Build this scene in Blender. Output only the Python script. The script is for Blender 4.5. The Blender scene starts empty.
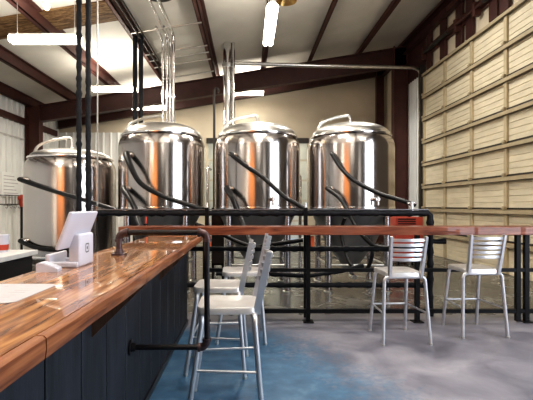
import bpy, bmesh, math, random
from mathutils import Vector, Matrix
random.seed(7)
S = bpy.context.scene
COL = S.collection
PI = math.pi
CH = 1.35                      # eye height
def P(px, py, d):              # a point of the place: picture direction + distance into the room
    return Vector(((px - 248.0) * d / 400.0, d, CH - (py - 206.0) * d / 400.0))
def roof(x): return 4.55 + .161 * (x + 6.66)      # underside of the purlins

# ------------------------------------------------------------------ materials
def nodes(name):
    m = bpy.data.materials.new(name); m.use_nodes = True
    nt = m.node_tree
    return m, nt, nt.nodes['Principled BSDF']
def mat(name, col, rough=.5, metal=0., var=.08, scale=8., bump=0., bscale=40., stretch=(1,1,1), coat=0., rvar=0., col2=None, spec=.5):
    m, nt, b = nodes(name)
    N, L = nt.nodes, nt.links
    tc = N.new('ShaderNodeTexCoord'); mp = N.new('ShaderNodeMapping'); mp.inputs['Scale'].default_value = stretch
    L.new(tc.outputs['Object'], mp.inputs['Vector'])
    nz = N.new('ShaderNodeTexNoise'); nz.inputs['Scale'].default_value = scale; nz.inputs['Detail'].default_value = 5
    L.new(mp.outputs[0], nz.inputs['Vector'])
    rp = N.new('ShaderNodeValToRGB')
    a = col2 if col2 else tuple(max(0, c * (1 - var * 2)) for c in col)
    rp.color_ramp.elements[0].position = .3; rp.color_ramp.elements[1].position = .7
    rp.color_ramp.elements[0].color = (*a, 1); rp.color_ramp.elements[1].color = (*[min(1, c * (1 + var)) for c in col], 1)
    L.new(nz.outputs['Fac'], rp.inputs['Fac']); L.new(rp.outputs['Color'], b.inputs['Base Color'])
    b.inputs['Roughness'].default_value = rough; b.inputs['Metallic'].default_value = metal
    b.inputs['Coat Weight'].default_value = coat; b.inputs['Coat Roughness'].default_value = .04
    b.inputs['Specular IOR Level'].default_value = spec
    if rvar:
        mr = N.new('ShaderNodeMapRange'); mr.inputs['To Min'].default_value = max(.02, rough - rvar); mr.inputs['To Max'].default_value = rough + rvar
        L.new(nz.outputs['Fac'], mr.inputs['Value']); L.new(mr.outputs[0], b.inputs['Roughness'])
    if bump:
        n2 = N.new('ShaderNodeTexNoise'); n2.inputs['Scale'].default_value = bscale; n2.inputs['Detail'].default_value = 3
        L.new(mp.outputs[0], n2.inputs['Vector'])
        bp = N.new('ShaderNodeBump'); bp.inputs['Strength'].default_value = bump; bp.inputs['Distance'].default_value = .01
        L.new(n2.outputs['Fac'], bp.inputs['Height']); L.new(bp.outputs[0], b.inputs['Normal'])
    return m
def emit(name, col, k):
    m, nt, b = nodes(name)
    b.inputs['Base Color'].default_value = (*col, 1)
    b.inputs['Emission Color'].default_value = (*col, 1); b.inputs['Emission Strength'].default_value = k
    return m
def wood(name, dark, mid, light, along='Y', rough=.35, coat=0., scale=1.0, bands=True):
    m, nt, b = nodes(name); N, L = nt.nodes, nt.links
    tc = N.new('ShaderNodeTexCoord'); mp = N.new('ShaderNodeMapping')
    st = {'X': (.9, 9, 9), 'Y': (9, .9, 9), 'Z': (9, 9, .9)}[along]
    mp.inputs['Scale'].default_value = [s * scale for s in st]
    L.new(tc.outputs['Object'], mp.inputs['Vector'])
    n1 = N.new('ShaderNodeTexNoise'); n1.inputs['Scale'].default_value = 1.6; n1.inputs['Detail'].default_value = 8; n1.inputs['Distortion'].default_value = 1.6
    L.new(mp.outputs[0], n1.inputs['Vector'])
    mp2 = N.new('ShaderNodeMapping'); mp2.inputs['Scale'].default_value = [s * scale * (7 if s > 1 else 1.2) for s in st]
    L.new(tc.outputs['Object'], mp2.inputs['Vector'])
    n2 = N.new('ShaderNodeTexNoise'); n2.inputs['Scale'].default_value = 1.5; n2.inputs['Detail'].default_value = 4
    L.new(mp2.outputs[0], n2.inputs['Vector'])
    ad = N.new('ShaderNodeMath'); ad.operation = 'MULTIPLY_ADD'; ad.inputs[1].default_value = .35
    L.new(n2.outputs['Fac'], ad.inputs[0]); L.new(n1.outputs['Fac'], ad.inputs[2])
    rp = N.new('ShaderNodeValToRGB'); e = rp.color_ramp.elements
    b.inputs['Specular IOR Level'].default_value = .25
    e[0].position = .48; e[0].color = (*dark, 1); e[1].position = .86; e[1].color = (*light, 1)
    k = e.new(.64); k.color = (*mid, 1)
    L.new(ad.outputs[0], rp.inputs['Fac']); L.new(rp.outputs['Color'], b.inputs['Base Color'])
    b.inputs['Roughness'].default_value = rough; b.inputs['Coat Weight'].default_value = coat; b.inputs['Coat Roughness'].default_value = .012; b.inputs['Coat IOR'].default_value = 1.75
    bp = N.new('ShaderNodeBump'); bp.inputs['Strength'].default_value = .12; bp.inputs['Distance'].default_value = .004
    L.new(ad.outputs[0], bp.inputs['Height']); L.new(bp.outputs[0], b.inputs['Normal'])
    return m
def brushed(name, col, rough, aniso=.0):
    m, nt, b = nodes(name); N, L = nt.nodes, nt.links
    tc = N.new('ShaderNodeTexCoord'); mp = N.new('ShaderNodeMapping'); mp.inputs['Scale'].default_value = (1.5, 1.5, 120)
    L.new(tc.outputs['Object'], mp.inputs['Vector'])
    nz = N.new('ShaderNodeTexNoise'); nz.inputs['Scale'].default_value = 3; nz.inputs['Detail'].default_value = 3
    L.new(mp.outputs[0], nz.inputs['Vector'])
    mr = N.new('ShaderNodeMapRange'); mr.inputs['To Min'].default_value = rough * .8; mr.inputs['To Max'].default_value = rough * 1.25
    L.new(nz.outputs['Fac'], mr.inputs['Value']); L.new(mr.outputs[0], b.inputs['Roughness'])
    b.inputs['Base Color'].default_value = (*col, 1); b.inputs['Metallic'].default_value = 1
    if aniso:
        b.inputs['Anisotropic'].default_value = aniso
        tg = N.new('ShaderNodeTangent'); tg.direction_type = 'RADIAL'; tg.axis = 'Z'
        L.new(tg.outputs[0], b.inputs['Tangent']); b.inputs['Anisotropic Rotation'].default_value = ANISO_ROT
    return m
ANISO_ROT = 0.25
M = {}
M['steel'] = brushed('brushed_stainless', (.50, .465, .445), .18, .74)
M['dome'] = mat('satin_stainless_dome', (.62, .60, .575), .32, 1., var=.03)
M['tray'] = mat('dull_tray_steel', (.20, .20, .21), .45, .8)
M['leg'] = mat('tank_leg_steel', (.50, .47, .47), .25, 1., var=.04)
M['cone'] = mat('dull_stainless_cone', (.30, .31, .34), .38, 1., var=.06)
M['chrome'] = mat('polished_tube', (.75, .74, .73), .16, 1., var=.03)
M['galv'] = mat('galvanised_pipe', (.62, .61, .58), .32, 1., var=.08, scale=20)
M['alu'] = mat('stool_aluminium', (.56, .57, .60), .38, .8, var=.03, scale=20, rvar=.05)
M['alu_seat'] = mat('stool_seat_aluminium', (.66, .64, .63), .34, .6, var=.03, scale=14, rvar=.05)
M['red_steel'] = mat('red_oxide_steel', (.060, .021, .018), .55, 0, var=.12, scale=3)
M['red_steel_light'] = mat('red_oxide_steel_girt', (.080, .028, .022), .55, 0, var=.12, scale=3)
M['ceil'] = mat('roof_insulation_facing', (.66, .63, .57), .7, 0, var=.05, scale=1.2, bump=.25, bscale=2.5)
M['dim_wall'] = mat('dim_brown_wall', (.10, .085, .07), .7)
M['cream'] = mat('cream_wall_liner', (.62, .55, .43), .7, 0, var=.03, scale=1.5)
M['corr'] = mat('white_ribbed_steel', (.84, .85, .83), .45, 0, var=.03, scale=2)
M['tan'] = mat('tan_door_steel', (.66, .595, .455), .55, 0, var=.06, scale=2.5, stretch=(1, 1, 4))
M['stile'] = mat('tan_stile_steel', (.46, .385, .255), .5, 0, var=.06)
M['strut_shadow'] = mat('painted_strut_shadow', (.10, .08, .055), .6)  # dark brown that paints the shadow below each door strut
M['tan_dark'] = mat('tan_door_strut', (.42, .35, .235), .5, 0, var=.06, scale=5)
M['grey_dark'] = mat('dark_track_steel_and_seam_shadow', (.06, .055, .05), .5, .6, var=.1)
M['black'] = mat('black_painted_steel', (.005, .005, .006), .45, 0, var=.1, scale=20, spec=.2)
M['foam'] = mat('black_pipe_insulation', (.007, .008, .012), .5, 0, var=.25, scale=30, bump=.7, bscale=38, spec=.25)
M['tie'] = mat('pale_tie', (.05, .052, .065), .4, 0)
M['rubber'] = mat('black_rubber_hose', (.008, .008, .010), .35, 0, var=.2, scale=30, spec=.3)
M['iron'] = mat('black_iron_pipe', (.014, .011, .012), .4, .3, var=.25, scale=25, bump=.2, bscale=60)
M['iron_fit'] = mat('worn_iron_fitting', (.10, .065, .065), .4, .7, var=.25, scale=40)
M['navy'] = mat('charcoal_navy_board', (.0125, .0145, .021), .55, 0, var=.28, scale=3, stretch=(6, 6, .8), bump=.15, bscale=10)
M['counter'] = wood('glossy_amber_slab', (.085, .028, .008), (.29, .105, .026), (.54, .27, .10), 'Y', .5, 1.0, 1.5)
M['edge'] = wood('slab_edge_wood', (.045, .014, .006), (.165, .052, .018), (.27, .105, .042), 'Y', .5, .12, 1.6)
M['ledge'] = wood('reddish_ledge_wood', (.075, .022, .012), (.17, .048, .023), (.26, .09, .045), 'X', .4, .3, 1.2)
M['corbel'] = wood('dull_brown_plywood', (.06, .03, .018), (.10, .05, .03), (.15, .08, .05), 'Z', .6)
M['oldwood'] = wood('weathered_roof_boards', (.035, .017, .007), (.12, .062, .024), (.27, .17, .08), 'X', .7, 0, 1.2)
M['panel_wood'] = wood('warm_wall_panelling', (.22, .07, .02), (.5, .19, .06), (.68, .32, .13), 'Z', .6)
M['white_pl'] = mat('white_plastic', (.52, .52, .59), .4, 0, var=.01)
M['white_top'] = mat('pale_laminate', (.62, .60, .58), .35, 0, var=.04)
M['ink'] = mat('dark_grey_ink', (.08, .08, .09), .5)
M['cab'] = mat('near_black_cabinet', (.014, .013, .014), .35)
M['paper'] = mat('printed_paper', (.44, .42, .44), .5, 0, var=.02)
M['print'] = mat('faint_print', (.45, .42, .45), .5)
M['red'] = mat('bright_red_enamel', (.42, .05, .024), .4, 0, var=.05)
M['orange'] = mat('orange_plastic', (.72, .13, .035), .45, 0, var=.05)
M['brass'] = mat('aged_brass', (.55, .34, .12), .3, 1., var=.1)
M['lamp_white'] = mat('lamp_housing', (.85, .85, .83), .4)
M['tube_light'] = emit('fluorescent_tube', (1, .93, .80), 14)
M['bulb'] = emit('warm_filament_bulb', (1, .72, .38), 30)
M['mesh_grey'] = mat('dark_vent_mesh', (.10, .095, .085), .7, 0, var=.3, scale=60)
M['win_bright'] = mat('pale_backroom', (.80, .78, .68), .6, 0, var=.08, scale=2)
M['glass'] = None
def glass():
    m, nt, b = nodes('window_glass')
    b.inputs['Base Color'].default_value = (.95, .97, .96, 1); b.inputs['Transmission Weight'].default_value = 1
    b.inputs['Roughness'].default_value = .03; b.inputs['IOR'].default_value = 1.1
    return m
M['glass'] = glass()
def screen():
    m, nt, b = nodes('tablet_glass'); b.inputs['Base Color'].default_value = (.02, .02, .025, 1); b.inputs['Roughness'].default_value = .08
    return m
M['screen'] = screen()
def floor_mat():
    m, nt, b = nodes('painted_concrete'); N, L = nt.nodes, nt.links
    tc = N.new('ShaderNodeTexCoord'); sp = N.new('ShaderNodeSeparateXYZ'); L.new(tc.outputs['Object'], sp.inputs[0])
    def noise(sc, det=5, dist=0.):
        n = N.new('ShaderNodeTexNoise'); n.inputs['Scale'].default_value = sc; n.inputs['Detail'].default_value = det; n.inputs['Distortion'].default_value = dist
        L.new(tc.outputs['Object'], n.inputs['Vector']); return n
    def math_(op, a, c=None, d=None):
        n = N.new('ShaderNodeMath'); n.operation = op
        for i, v in enumerate((a, c, d)):
            if v is None: continue
            if isinstance(v, (int, float)): n.inputs[i].default_value = v
            else: L.new(v, n.inputs[i])
        return n.outputs[0]
    def ramp(f, stops):
        r = N.new('ShaderNodeValToRGB'); e = r.color_ramp.elements
        e[0].position, e[0].color = stops[0][0], (*stops[0][1], 1); e[1].position, e[1].color = stops[-1][0], (*stops[-1][1], 1)
        for p, c in stops[1:-1]: k = e.new(p); k.color = (*c, 1)
        L.new(f, r.inputs['Fac']); return r.outputs['Color']
    def mix(f, a, c):
        n = N.new('ShaderNodeMix'); n.data_type = 'RGBA'; L.new(f, n.inputs['Factor']); L.new(a, n.inputs['A']); L.new(c, n.inputs['B']); return n.outputs['Result']
    n1, n2, n3 = noise(2.2, 7, .8), noise(7, 6), noise(24, 6)
    grey = ramp(n1.outputs['Fac'], [(.32, (.115, .115, .145)), (.5, (.19, .186, .222)), (.68, (.27, .262, .295))])
    bare = ramp(n1.outputs['Fac'], [(.3, (.07, .068, .062)), (.55, (.125, .12, .105)), (.75, (.20, .19, .165))])
    blue = ramp(n2.outputs['Fac'], [(.3, (.028, .08, .15)), (.55, (.046, .118, .205)), (.75, (.095, .18, .265))])
    # worn edge of the blue paint, a line running x = .3 + (4.5 - y) * .48
    edge = math_('MULTIPLY_ADD', sp.outputs['Y'], -.48, 2.46)
    d = math_('SUBTRACT', edge, sp.outputs['X'])
    d = math_('ADD', d, math_('MULTIPLY_ADD', n2.outputs['Fac'], .9, -.45))
    d = math_('ADD', d, math_('MULTIPLY_ADD', n3.outputs['Fac'], .8, -.4))
    mk = N.new('ShaderNodeMapRange'); mk.inputs['From Min'].default_value = -.22; mk.inputs['From Max'].default_value = .42; L.new(d, mk.inputs['Value'])
    yy = math_('ADD', sp.outputs['Y'], math_('MULTIPLY_ADD', n2.outputs['Fac'], .3, -.15))
    my = N.new('ShaderNodeMapRange'); my.inputs['From Min'].default_value = 4.55; my.inputs['From Max'].default_value = 4.25; L.new(yy, my.inputs['Value'])
    c = mix(math_('MULTIPLY', mk.outputs[0], my.outputs[0]), grey, blue)
    mb = N.new('ShaderNodeMapRange'); mb.inputs['From Min'].default_value = 4.7; mb.inputs['From Max'].default_value = 5.1; L.new(sp.outputs['Y'], mb.inputs['Value'])
    c = mix(mb.outputs[0], c, bare)
    L.new(c, b.inputs['Base Color'])
    rr = N.new('ShaderNodeMapRange'); rr.inputs['To Min'].default_value = .28; rr.inputs['To Max'].default_value = .6; L.new(n1.outputs['Fac'], rr.inputs['Value'])
    rb = math_('SUBTRACT', rr.outputs[0], math_('MULTIPLY', mb.outputs[0], .2)); L.new(rb, b.inputs['Roughness'])
    bp = N.new('ShaderNodeBump'); bp.inputs['Strength'].default_value = .08; bp.inputs['Distance'].default_value = .01
    L.new(n3.outputs['Fac'], bp.inputs['Height']); L.new(bp.outputs[0], b.inputs['Normal'])
    return m
M['floor'] = floor_mat()

# ------------------------------------------------------------------ shapes
def basis(d):
    d = d.normalized(); u = Vector((0, 0, 1)) if abs(d.z) < .95 else Vector((1, 0, 0))
    a = d.cross(u).normalized(); return a, d.cross(a).normalized()
class MB:
    def __init__(s): s.bm = bmesh.new()
    def box(s, x0, x1, y0, y1, z0, z1, bev=0, mtx=None):
        bm = bmesh.new(); bmesh.ops.create_cube(bm, size=1)
        for v in bm.verts: v.co = Vector(((x0 + x1) / 2 + v.co.x * (x1 - x0), (y0 + y1) / 2 + v.co.y * (y1 - y0), (z0 + z1) / 2 + v.co.z * (z1 - z0)))
        if bev: bmesh.ops.bevel(bm, geom=bm.edges[:], offset=bev, segments=3, affect='EDGES', profile=.5)
        if mtx: bm.transform(mtx)
        return s.merge(bm)
    def merge(s, bm):
        me = bpy.data.meshes.new('t'); bm.to_mesh(me); bm.free(); s.bm.from_mesh(me); bpy.data.meshes.remove(me); return s
    def tube(s, pts, r, n=12, cap=True, smooth=0, taper=None):
        pts = [Vector(p) for p in pts]
        if smooth: pts = spline(pts, smooth)
        N = len(pts); rs = r if isinstance(r, (list, tuple)) else None
        rings = []; a = None
        for i, p in enumerate(pts):
            d = (pts[min(i + 1, N - 1)] - pts[max(i - 1, 0)]).normalized()
            if a is None: a, b = basis(d)
            else:
                a = (a - d * a.dot(d)).normalized(); b = d.cross(a).normalized()
            if rs: k = i / (N - 1) * (len(rs) - 1); j = min(int(k), len(rs) - 2); rr = rs[j] + (rs[j + 1] - rs[j]) * (k - j)
            else: rr = r
            rings.append([s.bm.verts.new(p + (a * math.cos(2 * PI * q / n) + b * math.sin(2 * PI * q / n)) * rr) for q in range(n)])
        for i in range(N - 1):
            for q in range(n): s.bm.faces.new((rings[i][q], rings[i][(q + 1) % n], rings[i + 1][(q + 1) % n], rings[i + 1][q]))
        if cap: s.bm.faces.new(rings[0][::-1]); s.bm.faces.new(rings[-1])
        return s
    def bar(s, p0, p1, w, h, up=(0, 0, 1), w1=None, h1=None):
        p0, p1 = Vector(p0), Vector(p1); d = (p1 - p0).normalized(); up = Vector(up)
        a = d.cross(up).normalized(); b = a.cross(d).normalized()
        w1 = w if w1 is None else w1; h1 = h if h1 is None else h1
        q = [s.bm.verts.new(p + a * sx * ww / 2 + b * sy * hh / 2) for p, ww, hh in ((p0, w, h), (p1, w1, h1)) for sx, sy in ((-1, -1), (1, -1), (1, 1), (-1, 1))]
        for f in ((3, 2, 1, 0), (4, 5, 6, 7), (0, 1, 5, 4), (1, 2, 6, 5), (2, 3, 7, 6), (3, 0, 4, 7)): s.bm.faces.new([q[i] for i in f])
        return s
    def lathe(s, prof, n=64, c=(0, 0, 0)):
        rings = []
        for r, z in prof:
            if r < 1e-5: rings.append([s.bm.verts.new((c[0], c[1], c[2] + z))])
            else: rings.append([s.bm.verts.new((c[0] + r * math.cos(2 * PI * k / n), c[1] + r * math.sin(2 * PI * k / n), c[2] + z)) for k in range(n)])
        for A, B in zip(rings, rings[1:]):
            for k in range(n):
                k2 = (k + 1) % n
                if len(A) == 1 and len(B) == 1: continue
                if len(A) == 1: s.bm.faces.new((A[0], B[k], B[k2]))
                elif len(B) == 1: s.bm.faces.new((A[k], A[k2], B[0]))
                else: s.bm.faces.new((A[k], A[k2], B[k2], B[k]))
        return s
    def poly(s, pts, ext):             # a flat outline pushed along ext
        A = [s.bm.verts.new(Vector(p)) for p in pts]; B = [s.bm.verts.new(Vector(p) + Vector(ext)) for p in pts]
        s.bm.faces.new(A); s.bm.faces.new(B[::-1]); n = len(A)
        for i in range(n): s.bm.faces.new((A[i], B[i], B[(i + 1) % n], A[(i + 1) % n]))
        return s
    def sheet(s, line, ext):           # an open line pushed along ext
        A = [s.bm.verts.new(Vector(p)) for p in line]; B = [s.bm.verts.new(Vector(p) + Vector(e if not callable(ext) else 0)) for p, e in zip(line, ext if isinstance(ext, list) else [ext] * len(line))]
        for i in range(len(A) - 1): s.bm.faces.new((A[i], A[i + 1], B[i + 1], B[i]))
        return s
    def build(s, name, m, parent=None, smooth=True, loc=None):
        bmesh.ops.recalc_face_normals(s.bm, faces=s.bm.faces[:])
        me = bpy.data.meshes.new(name); s.bm.to_mesh(me); s.bm.free()
        me.materials.append(m)
        if smooth:
            for p in me.polygons: p.use_smooth = True
            try: me.set_sharp_from_angle(angle=math.radians(38))
            except Exception: pass
        o = bpy.data.objects.new(name, me); COL.objects.link(o)
        if parent: o.parent = parent
        if loc: o.location = loc
        return o
def spline(pts, k):
    out = []; n = len(pts)
    for i in range(n - 1):
        p0, p1, p2, p3 = pts[max(i - 1, 0)], pts[i], pts[i + 1], pts[min(i + 2, n - 1)]
        for j in range(k):
            t = j / k
            out.append(.5 * (2 * p1 + (p2 - p0) * t + (2 * p0 - 5 * p1 + 4 * p2 - p3) * t * t + (3 * p1 - p0 - 3 * p2 + p3) * t ** 3))
    out.append(pts[-1]); return out
def tag(o, label, cat, group=None, kind=None):
    o['label'] = label; o['category'] = cat
    if group: o['group'] = group
    if kind: o['kind'] = kind
    return o
def thing(name, label, cat, loc=(0, 0, 0), rz=0, group=None):
    o = bpy.data.objects.new(name, None); COL.objects.link(o); o.empty_display_size = .1
    o.location = loc; o.rotation_euler = (0, 0, rz)
    return tag(o, label, cat, group)
def struct(o, label=None, cat=None):
    o['kind'] = 'structure'
    if label: o['label'] = label
    if cat: o['category'] = cat
    return o
def copy_tree(o, parent=None):
    c = o.copy(); COL.objects.link(c)
    if parent: c.parent = parent
    for ch in list(o.children): copy_tree(ch, c)
    return c

# ------------------------------------------------------------------ setting
XL, XR, YB, YF = -7.1, 5.12, 15.0, -5.0
struct(MB().box(XL - .1, XR + .1, YF - .1, YB + .1, -.12, 0).build('floor', M['floor'], smooth=False), 'worn concrete floor, grey with a patch of blue paint before the counter', 'floor')
def roofz(x): return roof(x) + .26
cl = MB(); cl.poly([(XL - .1, YF - .1, roofz(XL - .1)), (XR + .1, YF - .1, roofz(XR + .1)), (XR + .1, YF - .1, roofz(XR + .1) + .08), (XL - .1, YF - .1, roofz(XL - .1) + .08)], (0, YB - YF + .2, 0))
struct(cl.build('ceiling', M['ceil'], smooth=False), 'sloping roof lined with off-white insulation sheeting', 'ceiling')
# ribbed wall sheets
def ribs(a0, a1, step=.30, dep=.03):
    out = [(a0, 0)]; a = a0
    while a + step <= a1 + 1e-6:
        out += [(a + step * .62, 0), (a + step * .72, dep), (a + step * .88, dep), (a + step, 0)]; a += step
    if out[-1][0] < a1: out.append((a1, 0))
    return out
wl = MB(); wl.sheet([(XL + d, a, 0) for a, d in ribs(YF, YB, .28, .05)], (0, 0, roofz(XL)))
wl.box(XL - .1, XL - .01, YF, YB, 0, roofz(XL))
struct(wl.build('wall_left', M['corr'], smooth=False), 'white ribbed steel side wall at the left', 'wall')
# far gable wall with an opening for the roll-up window
W0, W1, WZ = -1.55, 2.27, 3.86
wb = MB()
def gable(x0, x1, z0): wb.poly([(x0, YB, z0), (x1, YB, z0), (x1, YB, roofz(x1)), (x0, YB, roofz(x0))], (0, .1, 0))
gable(XL, W0, 0); gable(W0, W1, WZ); gable(W1, XR, 0)
wbo = struct(wb.build('wall_back', M['cream'], smooth=False), 'far cream gable wall behind the tanks', 'wall')
rb = MB(); rb.sheet([(a, YB - .02 - d, 0) for a, d in ribs(XL + .05, -4.1, .28, .045)], (0, 0, 4.1)); rb.build('ribbed_sheet', M['corr'], wbo, smooth=False)
for x in (-2.9, -.2, 2.6, 3.6):
    MB().box(x, x + .015, YB - .012, YB, 3.95 if W0 < x < W1 else 0, roofz(x)).build('seam', M['cream'], wbo, smooth=False)
# right wall
DY0, DY1, DH = 6.63, 11.55, 5.18
wr = MB()
wr.sheet([(XR - d, a, 0) for a, d in ribs(DY1 + .08, 12.85, .16, .03)], (0, 0, 5.22))
wr.box(XR, XR + .1, DY1, 12.9, 0, 5.22)
wro = struct(wr.build('wall_right', M['corr'], smooth=False), 'white ribbed wall strip between garage door and red column', 'wall')
MB().box(XR, XR + .1, DY1, 12.9, 5.22, roofz(XR)).build('upper_panel', M['red_steel'], wro, smooth=False)
MB().box(XR, XR + .1, 12.9, YB, 0, roofz(XR)).build('liner_panel', M['cream'], wro, smooth=False)
MB().box(XR + .02, XR + .12, DY0 - .1, DY1 + .02, DH, roofz(XR)).build('header_panel', M['cream'], wro, smooth=False)
nr = MB(); nr.box(XR, XR + .1, 3.0, DY0, 0, roofz(XR)); nr.box(XR, XR + .1, YF, -1.6, 0, roofz(XR)); nr.box(XR, XR + .1, -1.6, 3.0, 0, .15); nr.box(XR, XR + .1, -1.6, 3.0, 5.0, roofz(XR))
nr.build('near_panel', M['dim_wall'], wro, smooth=False)
# wall behind the viewer, seen in the tanks
wf = MB(); wf.box(XL, XR, YF - .1, YF, 0, roofz(XR)); 
wfo = struct(wf.build('wall_front', M['dim_wall'], smooth=False), 'wall behind the viewer', 'wall')
MB().box(-5.0, -1.5, YF, YF + .04, 0, 4.9).build('timber_panelling', M['panel_wood'], wfo, smooth=False)
MB().box(-1.5, 1.2, YF, YF + .05, 0, 4.2).build('dark_panel', M['cab'], wfo, smooth=False)
# window in the right wall near the viewer (daylight)
w2 = struct(bpy.data.objects.new('window_2', None), 'tall daylight window beside the viewer', 'window'); COL.objects.link(w2)
f = MB()
for y in (-1.6, -.08, 1.46, 2.95): f.box(XR + .02, XR + .08, y, y + .05, .15, 5.0)
for z in (.15, 1.75, 3.35, 4.95): f.box(XR + .02, XR + .08, -1.6, 3.0, z, z + .05)
f.build('window_frame', M['black'], w2, smooth=False)
# far roll-up window
w1 = struct(bpy.data.objects.new('window_1', None), 'wide pale roll-up window in the far wall behind the tanks', 'window'); COL.objects.link(w1)
MB().box(W0, W1, YB - .12, YB - .01, WZ - .17, WZ + .02).build('window_header', M['grey_dark'], w1, smooth=False)
f = MB()
for k in range(6):
    x = W0 + (W1 - W0 - .06) * k / 5; f.box(x, x + .06, YB, YB + .05, 0, WZ)
for k in range(6): z = (WZ - .07) * k / 5; f.box(W0, W1, YB + .005, YB + .055, z, z + .07)
f.build('window_frame', M['tan'], w1, smooth=False)
MB().box(W0, W1, YB + .06, YB + .07, 0, WZ).build('window_pane', M['glass'], w1, smooth=False)
r2 = MB(); r2.box(W0 - .6, W1 + .6, YB + 1.6, YB + 1.7, 0, WZ + .5)
struct(r2.build('wall_beyond', M['win_bright'], smooth=False), 'pale room seen through the far window', 'wall')

# purlins running into the room
for x in (-6.9, -5.65, -4.15, -2.6, -1.03, .5, 2.0, 3.6):
    z = roof(x); b = MB()
    b.box(x - .012, x + .012, YF, YB, z, z + .26); b.box(x - .095, x + .012, YF, YB, z, z + .018); b.box(x - .012, x + .095, YF, YB, z + .242, z + .26); b.box(x - .095, x - .08, YF, YB, z, z + .045)
    struct(b.build('roof_purlin', M['red_steel_light'], smooth=False), 'dark red roof purlin running back under the white insulation', 'roof beam')['group'] = 'roof purlins'
b = MB(); z = roof(XR) + .02; b.box(XR - .22, XR - .02, YF, YB, z - .02, z + .02); b.box(XR - .05, XR - .02, YF, YB, z - .28, z + .26); b.box(XR - .2, XR - .05, YF, YB, z - .3, z - .28); b.box(XR - .22, XR - .2, YF, YB, z - .02, z + .1)
struct(b.build('eave_beam', M['red_steel'], smooth=False), 'dark red beam along the top of the garage door wall', 'roof beam')
def ibeam(b, p0, p1, d0, d1, w=.22, t=.03):      # top line p0-p1, depth below it
    p0, p1 = Vector(p0), Vector(p1)
    dn = Vector((0, 0, -1))
    b.poly([p0 + Vector((0, -.012, 0)), p1 + Vector((0, -.012, 0)), p1 + dn * d1 + Vector((0, -.012, 0)), p0 + dn * d0 + Vector((0, -.012, 0))], (0, .024, 0))
    for o0, o1 in ((0, 0), (d0 - t, d1 - t)):
        q0, q1 = p0 + dn * o0, p1 + dn * o1
        b.poly([q0 + Vector((0, -w / 2, 0)), q1 + Vector((0, -w / 2, 0)), q1 + dn * t + Vector((0, -w / 2, 0)), q0 + dn * t + Vector((0, -w / 2, 0))], (0, w, 0))
YA = 12.8
b = MB(); ibeam(b, (-6.66, YA, roof(-6.66)), (XR - .05, YA, roof(XR)), .52, .62)
ra = struct(b.build('roof_rafter', M['red_steel'], smooth=False), 'deep dark red rafter sloping up across the room above the tanks', 'roof beam')
b = MB(); ibeam(b, (XL + .1, YB - .25, roof(XL)), (XR - .05, YB - .25, roof(XR)), .28, .28, .16, .02)
struct(b.build('gable_rafter', M['red_steel'], smooth=False), 'thin dark red rafter along the top of the far wall', 'roof beam')
def column(x0, x1, y, h, label, w=.24, t=.03):
    b = MB(); b.box(x0, x1, y - .012, y + .012, 0, h); b.box(x0, x0 + t, y - w / 2, y + w / 2, 0, h); b.box(x1 - t, x1, y - w / 2, y + w / 2, 0, h)
    b.box(x0 - .05, x1 + .05, y - w / 2 - .03, y + w / 2 + .03, 0, .03)
    return struct(b.build('steel_column', M['red_steel_light'], smooth=False), label, 'column')
column(XL + .04, -6.62, YA, roof(-6.7), 'dark red steel column against the left wall behind the shortest tank')
column(4.63, XR - .03, YA, roof(5.0), 'dark red steel column beside the white ribbed wall strip')
column(4.72, 5.0, YB - .25, roof(4.9), 'slim dark red column in the far corner', .16, .02)
b = MB(); b.box(XL + .03, XL + .1, 5, YB - .3, 3.9, 4.1)
struct(b.build('wall_girt', M['red_steel_light'], smooth=False), 'red girt along the top of the left ribbed wall', 'wall beam')
b = MB(); b.box(XL + .03, XL + .06, 5, 12.6, 3.42, 3.46); struct(b.build('trim_1', M['white_top'], smooth=False), 'thin pale rail across the left ribbed wall', 'trim')

# ---- garage door
d1 = struct(bpy.data.objects.new('door_1', None), 'tall tan sectional garage door filling the right wall', 'door'); COL.objects.link(d1)
SH = DH / 8; stiles = (11.5, 10.29, 9.06, 7.85, 6.66)
for k in range(8):
    z0 = k * SH; line = []
    z = z0 + .012
    n = 5; st = (SH - .03) / n
    line.append((XR - .03, DY0, z))
    for q in range(n):
        a = z + q * st; line += [(XR - .03, DY0, a + st * .80), (XR - .018, DY0, a + st * .86), (XR - .018, DY0, a + st * .94), (XR - .03, DY0, a + st)]
    b = MB(); b.sheet(line, (0, DY1 - DY0, 0)); b.box(XR - .012, XR + .03, DY0, DY1, z0, z0 + SH)
    sec = b.build('door_section', M['tan'], d1, smooth=False)
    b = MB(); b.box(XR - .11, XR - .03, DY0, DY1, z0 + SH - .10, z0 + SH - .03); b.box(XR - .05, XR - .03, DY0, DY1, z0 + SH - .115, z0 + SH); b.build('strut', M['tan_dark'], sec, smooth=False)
    if k < 7: MB().box(XR - .06, XR - .012, DY0, DY1, z0 + SH - .012, z0 + SH + .022).build('seam_shadow_strip', M['grey_dark'], sec, smooth=False)  # dark strip standing in for the shadow line at the section seam
    MB().box(XR - .10, XR - .03, DY0, DY1, z0 + SH - .112, z0 + SH - .10).build('strut_shadow_strip', M['strut_shadow'], sec, smooth=False)  # strut's shadow painted as a dark strip on its underside
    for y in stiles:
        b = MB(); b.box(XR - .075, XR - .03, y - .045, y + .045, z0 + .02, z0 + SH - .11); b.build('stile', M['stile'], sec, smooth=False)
        if k < 7:
            b = MB(); b.box(XR - .125, XR - .05, y - .03, y + .03, z0 + SH - .02, z0 + SH + .05, .004); b.tube([(XR - .12, y - .05, z0 + SH + .015), (XR - .12, y + .05, z0 + SH + .015)], .014, 8); b.build('hinge', M['tan_dark'], sec, smooth=False)
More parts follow.
